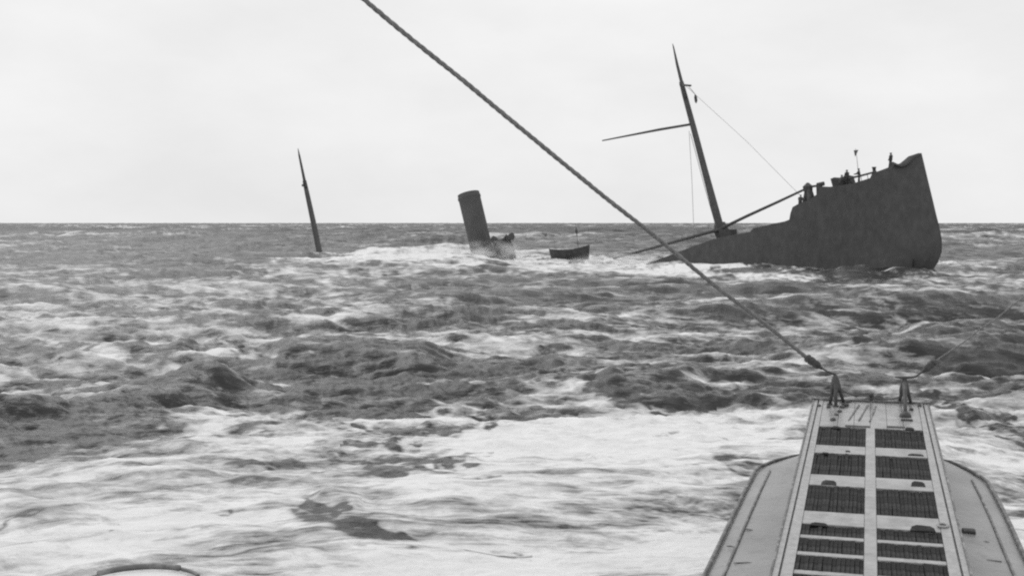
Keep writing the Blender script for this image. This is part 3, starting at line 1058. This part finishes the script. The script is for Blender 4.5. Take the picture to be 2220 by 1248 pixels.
# end plate in three planks on each side
edges_a = [-0.775, -0.50, -0.25, 0.0, 0.25, 0.50, 0.775]
for a0, a1 in zip(edges_a, edges_a[1:]):
    bm = bmesh.new()
    slab(bm, A0 + a0 + 0.003, A0 + a1 - 0.003, rowb[0][1] + 0.002, B_END, -0.05, 0.008 + 0.004 * random.random())
    from_bm('deck_plate', bm, M_DECK, SUB)
bm = bmesh.new()
slab(bm, A0 - HALF_END - .02, A0 + HALF_END + .02, B_END + 0.002, B_END + 0.035, -0.10, 0.045)
from_bm('end_rail', bm, M_TRIM, SUB)
# cross beams between the gratings
for i, (bn, bf) in enumerate(rowb):
    nb2 = rowb[i + 1][1] if i + 1 < len(rowb) else B_BACK
    thin = (bn - nb2) < 0.2
    for s in (-1, 1):
        bm = bmesh.new()
        a0, a1 = sorted((s * (CW + 0.002), s * PA))
        slab(bm, A0 + a0, A0 + a1, nb2, bn, -0.06, 0.004 if thin else 0.010)
        bmesh.ops.bevel(bm, geom=list(bm.edges), offset=0.005, segments=1, affect='EDGES')
        from_bm('cross_beam', bm, M_STRIP if thin else M_DECK, SUB)
# gratings: slats side by side, each one a sub-part
slat_cache = {}
n_sl = 15
for i, (bn, bf) in enumerate(rowb[:7]):
    L = bf - bn
    bm = bmesh.new()
    slab(bm, -0.022, 0.022, -L / 2 + .012, L / 2 - .012, -0.022, 0.022)
    sm = bpy.data.meshes.new('slat')
    bm.to_mesh(sm)
    bm.free()
    sm.materials.append(M_SLAT)
    for s in (-1, 1):
        ca_ = s * (CW + PA) / 2
        w = PA - CW
        bm = bmesh.new()
        for q in (-1, 1):                            # frame bars across the ends, and one runner below
            slab(bm, A0 + ca_ - w / 2 + .004, A0 + ca_ + w / 2 - .004, (bn + bf) / 2 + q * (L / 2 - .02) - .015, (bn + bf) / 2 + q * (L / 2 - .02) + .015, -0.10, -0.052)
        slab(bm, A0 + ca_ - w / 2 + .004, A0 + ca_ + w / 2 - .004, (bn + bf) / 2 - .02, (bn + bf) / 2 + .02, -0.10, -0.052)
        gr = from_bm('grating', bm, M_SLAT, SUB)
        for k in range(n_sl):
            o = bpy.data.objects.new('slat', sm)
            COL.objects.link(o)
            o.parent = gr
            o.location = (A0 + ca_ - w / 2 + (k + .5) * w / n_sl, (bn + bf) / 2, -0.026 + random.uniform(-.012, .010))
            o.rotation_euler = (random.uniform(-.02, .02), random.uniform(-.15, .15), random.uniform(-.012, .012))

# slanted seams in the end plate (rods let into the plate)
for x0, y0, x1, y1 in ((1862, 880, 1840, 912), (1881, 880, 1862, 913), (1899, 882, 1886, 915)):
    a0, b0 = deck_ab(x0, y0)
    a1, b1 = deck_ab(x1, y1)
    bm = bmesh.new()
    n = 6
    add_tube(bm, [Vector((a0 + (a1 - a0) * t / n, b0 + (b1 - b0) * t / n, 0.014)) for t in range(n + 1)],
             [0.010 + 0.014 * random.random() for _ in range(n + 1)], 6)
    from_bm('drain_slot', bm, M_TRIM, SUB)
# rims in front of the first row
for x0, x1, y in ((1832, 1886, 924), (1922, 1962, 926)):
    a0, b0 = deck_ab(x0, y)
    a1, b1 = deck_ab(x1, y + 1)
    bm = bmesh.new()
    slab(bm, a0, a1, b0 - .05, b0 + .05, 0.0, 0.02)
    bmesh.ops.bevel(bm, geom=list(bm.edges), offset=0.008, segments=1, affect='EDGES')
    from_bm('handhold', bm, M_DARK, SUB)
# cleats on the cross beams
for x, y, w_, l_ in ((1812, 927, .12, .16), (1789, 983, .10, .10), (1838, 979, .07, .08), (1797, 1047, .20, .24), (1775, 1137, .20, .12),
                     (1972, 930, .14, .18), (1985, 987, .22, .12), (1990, 1050, .18, .26), (2000, 1146, .28, .22)):
    a, b = deck_ab(x, y)
    bm = bmesh.new()
    sh = [(-.5, -.5), (.5, -.5), (.46, .1), (.30, .42), (-.22, .5), (-.42, .2)]
    lo = [bm.verts.new((a + p * w_, b + q * l_, 0.0)) for p, q in sh]
    hi = [bm.verts.new((a + p * w_, b + q * l_, 0.0135)) for p, q in sh]
    bm.faces.new(lo[::-1])
    bm.faces.new(hi)
    for k in range(6):
        bm.faces.new((lo[k], lo[(k + 1) % 6], hi[(k + 1) % 6], hi[k]))
    from_bm('hinge_plate', bm, M_SLAT, SUB)
# ring bolt on the right edge
a, b = deck_ab(2044, 1143)
bm = bmesh.new()
add_tube(bm, [Vector((a + .055 * math.cos(t), b + .07 * math.sin(t), 0.03)) for t in np.linspace(0, 2 * math.pi, 17)], 0.014, 6)
from_bm('ring_bolt', bm, M_STRIP, SUB, smooth=True)

# ballast tanks at both sides
CT = -0.70
LEFT = [(1737, 989), (1712, 993), (1680, 1001), (1648, 1013), (1637, 1024), (1617, 1062), (1585, 1128), (1556, 1190), (1528, 1248), (1480, 1345), (1440, 1430)]
RIGHT = [(2038, 1000), (2062, 1004), (2095, 1018), (2130, 1038), (2142, 1048), (2163, 1085), (2188, 1135), (2215, 1195), (2240, 1248), (2290, 1345), (2330, 1430)]
for s, line in ((-1, LEFT), (1, RIGHT)):
    pts = [deck_ab(x, y, CT) for x, y in line]
    bm = bmesh.new()
    prev = None
    for i, (a, b) in enumerate(pts):
        hin = A0 + s * half(b) * 0.93
        out = a - hin
        o_in = max(0.35, 0.0)
        ring = [bm.verts.new((hin, b, CT + 0.10)), bm.verts.new((hin + out * .45, b, CT + 0.07)), bm.verts.new((hin + out * .82, b, CT + 0.03)),
                bm.verts.new((a - s * 0.03, b, CT)), bm.verts.new((a + s * 0.02, b + (0.03 if i < 5 else 0), CT - 0.06)),
                bm.verts.new((a + s * 0.06, b + (0.15 if i < 5 else 0), CT - 0.45)), bm.verts.new((a + s * 0.02, b + (0.3 if i < 5 else 0), CT - 2.6))]
        if prev:
            for k in range(len(ring) - 1):
                bm.faces.new((prev[k], ring[k], ring[k + 1], prev[k + 1]))
        else:
            bm.faces.new(ring)
        prev = ring
    tank = from_bm('ballast_tank', bm, M_TANK, SUB, auto=R(30))
    # rim all along the outer edge, and an inner rib
    bm = bmesh.new()
    add_tube(bm, [Vector((a, b, CT + 0.02)) for a, b in pts], 0.030, 8)
    from_bm('tank_rim', bm, M_TRIM, tank, smooth=True)
    bm = bmesh.new()
    add_tube(bm, [Vector((a - s * 0.23, b - .03, CT + 0.045)) for a, b in pts[4:]], 0.020, 6)
    from_bm('tank_rib', bm, M_TRIM, tank, smooth=True)
# blocks and stains on the tanks
for x, y, sx_, sy_ in ((2100, 1156, .17, .13),):
    a, b = deck_ab(x, y, CT + .06)
    bm = bmesh.new()
    slab(bm, a - sx_ / 2, a + sx_ / 2, b - sy_ / 2, b + sy_ / 2, CT + .03, CT + .12)
    bmesh.ops.bevel(bm, geom=list(bm.edges), offset=0.015, segments=1, affect='EDGES')
    from_bm('vent_cover', bm, M_DARK, SUB)
for x0, x1, y in ((2118, 2172, 1213), (1612, 1632, 1145), (1575, 1592, 1182), (1590, 1650, 1218), (2130, 2145, 1172), (1645, 1655, 1184)):
    a0, b0 = deck_ab(x0, y, CT + .06)
    a1, b1 = deck_ab(x1, y + 2, CT + .06)
    bm = bmesh.new()
    add_tube(bm, [Vector((a0, b0, CT + .055)), Vector(((a0 + a1) / 2, (b0 + b1) / 2, CT + .06)), Vector((a1, b1, CT + .055))], [0.006, 0.013, 0.006], 6)
    from_bm('weld_seam', bm, M_TRIM, SUB)


# antenna posts at the end of the deck
def post(px_top, py_top, feet, waist, name='antenna_post'):
    """A-frame: feet = [(px, py)] on the deck, apex above"""
    fl = [deck_ab(x, y) for x, y in feet]
    ca = sum(f[0] for f in fl) / len(fl)
    cb = sum(f[1] for f in fl) / len(fl)
    d = ray(px_top, py_top)
    t = (SUB_O + U * cb - CAMP).dot(U) / d.dot(U)
    p = CAMP + d * t - SUB_O
    apex = Vector((p.dot(RT), cb, p.dot(NN)))
    bm = bmesh.new()
    w = 0.055
    hgt = apex.z
    add_tube(bm, [apex - Z * hgt * f for f in (.62, .52, .34, .14, .04, -.04)], [w * .9, w * 1.55, w * 1.45, w * 1.05, w * .7, w * .2], 12)
    o = from_bm(name, bm, M_IRON, SUB, smooth=True)
    for (a, b) in fl:
        bm = bmesh.new()
        f = Vector((a, b, 0.01))
        add_tube(bm, [f, f.lerp(apex, 0.35), f.lerp(apex, .8), apex + Vector((0, 0, -.05))], [0.026, 0.03, 0.04, 0.03], 8)
        from_bm('leg', bm, M_IRON, o, smooth=True)
        bm = bmesh.new()
        add_tube(bm, [Vector((a, b, 0.006)), Vector((a, b, 0.03))], 0.05, 10)
        from_bm('foot', bm, M_IRON, o)
    return apex


ap_l = post(1811, 812, [(1799, 878), (1812, 868), (1829, 874), (1812, 882)], 0)
ap_r = post(1961, 820, [(1950, 872), (1962, 868), (1975, 876), (1963, 905)], 0)
# gear at the feet
bm = bmesh.new()
for x, y, r_ in ((1838, 872, .045), (1833, 880, .05), (1826, 884, .04), (1820, 893, .035), (1813, 900, .03), (1806, 911, .04)):
    a, b = deck_ab(x, y)
    bmesh.ops.create_icosphere(bm, subdivisions=2, radius=r_, matrix=Matrix.Translation((a, b, r_ * .5)) @ Matrix.Diagonal((1.2, 1.7, .7, 1)))
o = from_bm('anchor_chain', bm, M_IRON, None, smooth=True, label='short dark chain lying slantwise on the pale plate below the left post', category='chain')
o.matrix_world = mw
bm = bmesh.new()
a, b = deck_ab(1963, 904)
add_tube(bm, [Vector((a, b, 0.0)), Vector((a, b, .05)), Vector((a, b, .09))], [.10, .085, .05], 12)
a, b = deck_ab(1966, 913)
add_tube(bm, [Vector((a - .09, b, 0.02)), Vector((a + .09, b, .02))], .022, 8)
from_bm('shackle_base', bm, M_IRON, SUB, smooth=True, kind='stuff')
for x, y in ((1776, 882), (1796, 884), (1976, 890), (1994, 882)):
    a, b = deck_ab(x, y)
    bm = bmesh.new()
    add_tube(bm, [Vector((a, b, 0.0)), Vector((a, b, .035)), Vector((a, b, .05))], [.035, .035, .015], 8)
    from_bm('bolt_head', bm, M_IRON, SUB)
# stern lamp on the end rail with the line led to it


def deckspace(px, py, b):
    d = ray(px, py)
    t = (SUB_O + U * b - CAMP).dot(U) / d.dot(U)
    p = CAMP + d * t - SUB_O
    return Vector((p.dot(RT), b, p.dot(NN)))


bm = bmesh.new()
q = deckspace(1889, 856, B_END + .018)
add_tube(bm, [Vector((q.x, q.y, 0.045)), Vector((q.x, q.y, q.z - .03))], [0.035, 0.02], 8)
bmesh.ops.create_icosphere(bm, subdivisions=2, radius=0.045, matrix=Matrix.Translation(q))
from_bm('end_lamp', bm, M_IRON, SUB, smooth=True)
bm = bmesh.new()
bq = B_END - .1
p0, p1 = deckspace(1828, 848, bq), deckspace(1889, 858, B_END + .02)
p2, p3 = deckspace(1925, 863, bq), deckspace(1952, 860, bq)
pts = [p0.lerp(p1, t) - Vector((0, 0, .03 * math.sin(math.pi * t))) for t in np.linspace(0, 1, 7)] + \
      [p1.lerp(p3, t) - Vector((0, 0, .05 * math.sin(math.pi * t))) for t in np.linspace(.15, 1, 7)]
add_tube(bm, pts, 0.013, 6)
o = from_bm('mooring_line', bm, M_ROPE, None, smooth=True, label='thin dark line slung low between the two posts at the deck end', category='rope')
o.matrix_world = mw


# ------------------------------------------------------------------ antenna cables
def strand_cable(pts, rad, m, name, turns=5.0, **kw):
    """laid wire rope: three strands twisted round the line"""
    bm = bmesh.new()
    n = 340
    P = []
    for i in range(n + 1):
        t = i / n * (len(pts) - 1)
        k = min(int(t), len(pts) - 2)
        P.append(pts[k].lerp(pts[k + 1], t - k) + Vector((0.006 * math.sin(i * .09), 0, 0.008 * math.sin(i * .061 + 1))))
    tdir = (pts[-1] - pts[0]).normalized()
    u_ = tdir.cross(Z).normalized()
    v_ = tdir.cross(u_)
    L_ = sum((a - b).length for a, b in zip(P, P[1:]))
    for s in range(3):
        line = []
        for i, p in enumerate(P):
            a = 2 * math.pi * (s / 3 + i / n * L_ * turns)
            line.append(p + (u_ * math.cos(a) + v_ * math.sin(a)) * rad * 0.36)
        add_tube(bm, line, [rad * (0.66 + 0.07 * math.sin(i * 0.31 + s) * math.sin(i * 0.047 + 2 * s) + 0.05 * random.random()) for i in range(n + 1)], 5)
    return from_bm(name, bm, m, smooth=True, **kw)


def at_depth(px, py, dep):
    d = ray(px, py)
    return CAMP + d * (dep / d.y)


apl = SUB_O + RT * ap_l.x + U * ap_l.y + NN * ap_l.z
apr = SUB_O + RT * ap_r.x + U * ap_r.y + NN * ap_r.z
dl, dr = apl.y, apr.y
near_end = at_depth(640, -125, dl * 0.80)
low = at_depth(1748, 774, dl)
nseg = 9
pts = []
for i in range(nseg + 1):
    t = i / nseg
    pts.append(near_end.lerp(low, t) - Z * (0.05 * math.sin(math.pi * t)))
CABLE = strand_cable(pts, 0.036, M_CABLE, 'antenna_cable', turns=2.6,
                     label='dark twisted cable crossing the picture from top centre down to the left post', category='cable')


def insulator(a, b, rad, parent):
    bm = bmesh.new()
    prof = [(0, .25), (.10, .35), (.16, .9), (.26, 1.0), (.30, .8), (.36, 1.0), (.50, .95), (.56, .8), (.62, .95), (.78, .85), (.88, .45), (1, .25)]
    add_tube(bm, [a.lerp(b, t) for t, _ in prof], [rad * r_ for _, r_ in prof], 12)
    return from_bm('insulator', bm, M_IRON, parent, smooth=True)


insulator(at_depth(1742, 770, dl), at_depth(1783, 799, dl), 0.075, CABLE)
bm = bmesh.new()
add_tube(bm, [at_depth(1781, 797, dl), at_depth(1792, 804, dl), apl], [0.018, 0.016, 0.018], 8)
from_bm('shackle', bm, M_IRON, CABLE, smooth=True)

far_end = at_depth(2330, 556, dr * 0.9)
low2 = at_depth(2028, 783, dr)
pts = [low2.lerp(far_end, t / 5) - Z * (0.04 * math.sin(math.pi * t / 5)) for t in range(6)]
CABLE2 = strand_cable(pts, 0.013, M_WIRE2, 'antenna_cable', turns=2.5,
                      label='thin pale cable rising from the right post out of the right edge', category='cable')
insulator(at_depth(2031, 780, dr), at_depth(2000, 806, dr), 0.068, CABLE2)
bm = bmesh.new()
add_tube(bm, [at_depth(2002, 804, dr), at_depth(1985, 816, dr), apr], [0.018, 0.016, 0.02], 8)
add_tube(bm, [at_depth(1940, 817, dr), apr + Z * .01, at_depth(1985, 817, dr)], [0.012, 0.03, 0.012], 8)
from_bm('shackle', bm, M_IRON, CABLE2, smooth=True)

# ------------------------------------------------------------------ round lid at the lower left
lc = at_depth(298, 1262, 3.0)
bm = bmesh.new()
prof = [(0.05, 0.0), (0.09, -0.002), (0.125, -0.006), (0.137, -0.010), (0.150, -0.018), (0.158, -0.03), (0.163, -0.05), (0.163, -0.4)]
prev = None
for rr_, zz in prof:
    ring = [bm.verts.new((rr_ * math.cos(2 * math.pi * k / 48), rr_ * math.sin(2 * math.pi * k / 48), zz)) for k in range(48)]
    if prev:
        for k in range(48):
            bm.faces.new((prev[k], prev[(k + 1) % 48], ring[(k + 1) % 48], ring[k]))
    else:
        bm.faces.new(ring)
    prev = ring
LID = from_bm('round_lid', bm, M_PALE, None, auto=R(40), label='round pale lid with a dark broken rim at the lower left edge', category='lid')
LID.location = lc
for a0, a1, r_, z_, tr in ((62, 147, .146, 0.0, .0078), (28, 60, .149, -.003, .0050), (138, 178, .166, -.010, .0028), (-176, -5, .146, 0.0, .005)):
    bm = bmesh.new()
    add_tube(bm, [Vector((r_ * math.cos(R(t)), r_ * math.sin(R(t)), z_)) for t in np.linspace(a0, a1, 20)], tr, 8)
    from_bm('lid_rim', bm, M_TRIM, LID, smooth=True)

# ------------------------------------------------------------------ spray torn off the wreck


def spray(name, centre, rad, dens, seed, along=None):
    bm = bmesh.new()
    bmesh.ops.create_icosphere(bm, subdivisions=3, radius=1.0)
    me = bpy.data.meshes.new(name)
    bm.to_mesh(me)
    bm.free()
    m = bpy.data.materials.new('spray_droplets')
    m.use_nodes = True
    nt = m.node_tree
    nt.nodes.remove(nt.nodes['Principled BSDF'])
    out = nt.nodes['Material Output']
    v = nt.nodes.new('ShaderNodeVolumePrincipled')
    v.inputs['Color'].default_value = (0.97, 0.97, 0.97, 1)
    v.inputs['Anisotropy'].default_value = 0.2
    tc = nt.nodes.new('ShaderNodeTexCoord')
    ln = nt.nodes.new('ShaderNodeVectorMath')
    ln.operation = 'LENGTH'
    nt.links.new(tc.outputs['Object'], ln.inputs[0])
    fall = nt.nodes.new('ShaderNodeMapRange')
    fall.inputs['From Min'].default_value = 1.0
    fall.inputs['From Max'].default_value = 0.1
    nt.links.new(ln.outputs['Value'], fall.inputs['Value'])
    nz = nt.nodes.new('ShaderNodeTexNoise')
    nz.noise_dimensions = '4D'
    nz.inputs['W'].default_value = seed
    nz.inputs['Scale'].default_value = 2.2
    nz.inputs['Detail'].default_value = 5
    nt.links.new(tc.outputs['Object'], nz.inputs['Vector'])
    nr = nt.nodes.new('ShaderNodeMapRange')
    nr.inputs['From Min'].default_value = 0.42
    nr.inputs['From Max'].default_value = 0.7
    nt.links.new(nz.outputs['Fac'], nr.inputs['Value'])
    mu = nt.nodes.new('ShaderNodeMath')
    mu.operation = 'MULTIPLY'
    nt.links.new(fall.outputs['Result'], mu.inputs[0])
    nt.links.new(nr.outputs['Result'], mu.inputs[1])
    m2 = nt.nodes.new('ShaderNodeMath')
    m2.operation = 'MULTIPLY'
    m2.inputs[1].default_value = dens
    nt.links.new(mu.outputs[0], m2.inputs[0])
    nt.links.new(m2.outputs[0], v.inputs['Density'])
    nt.links.new(v.outputs['Volume'], out.inputs['Volume'])
    o = link(name, me, m, None, kind='stuff')
    o.location = centre
    o.scale = rad
    o.rotation_euler = (0, 0, math.atan2(S_E.y, S_E.x))
    return o


spray('spray', SP(1062, 562, 3.5), (9.0, 3.0, 3.0), 1.1, 1.3)
spray('spray', SP(1340, 572, 6.0), (9.0, 3.0, 1.6), 0.9, 7.7)
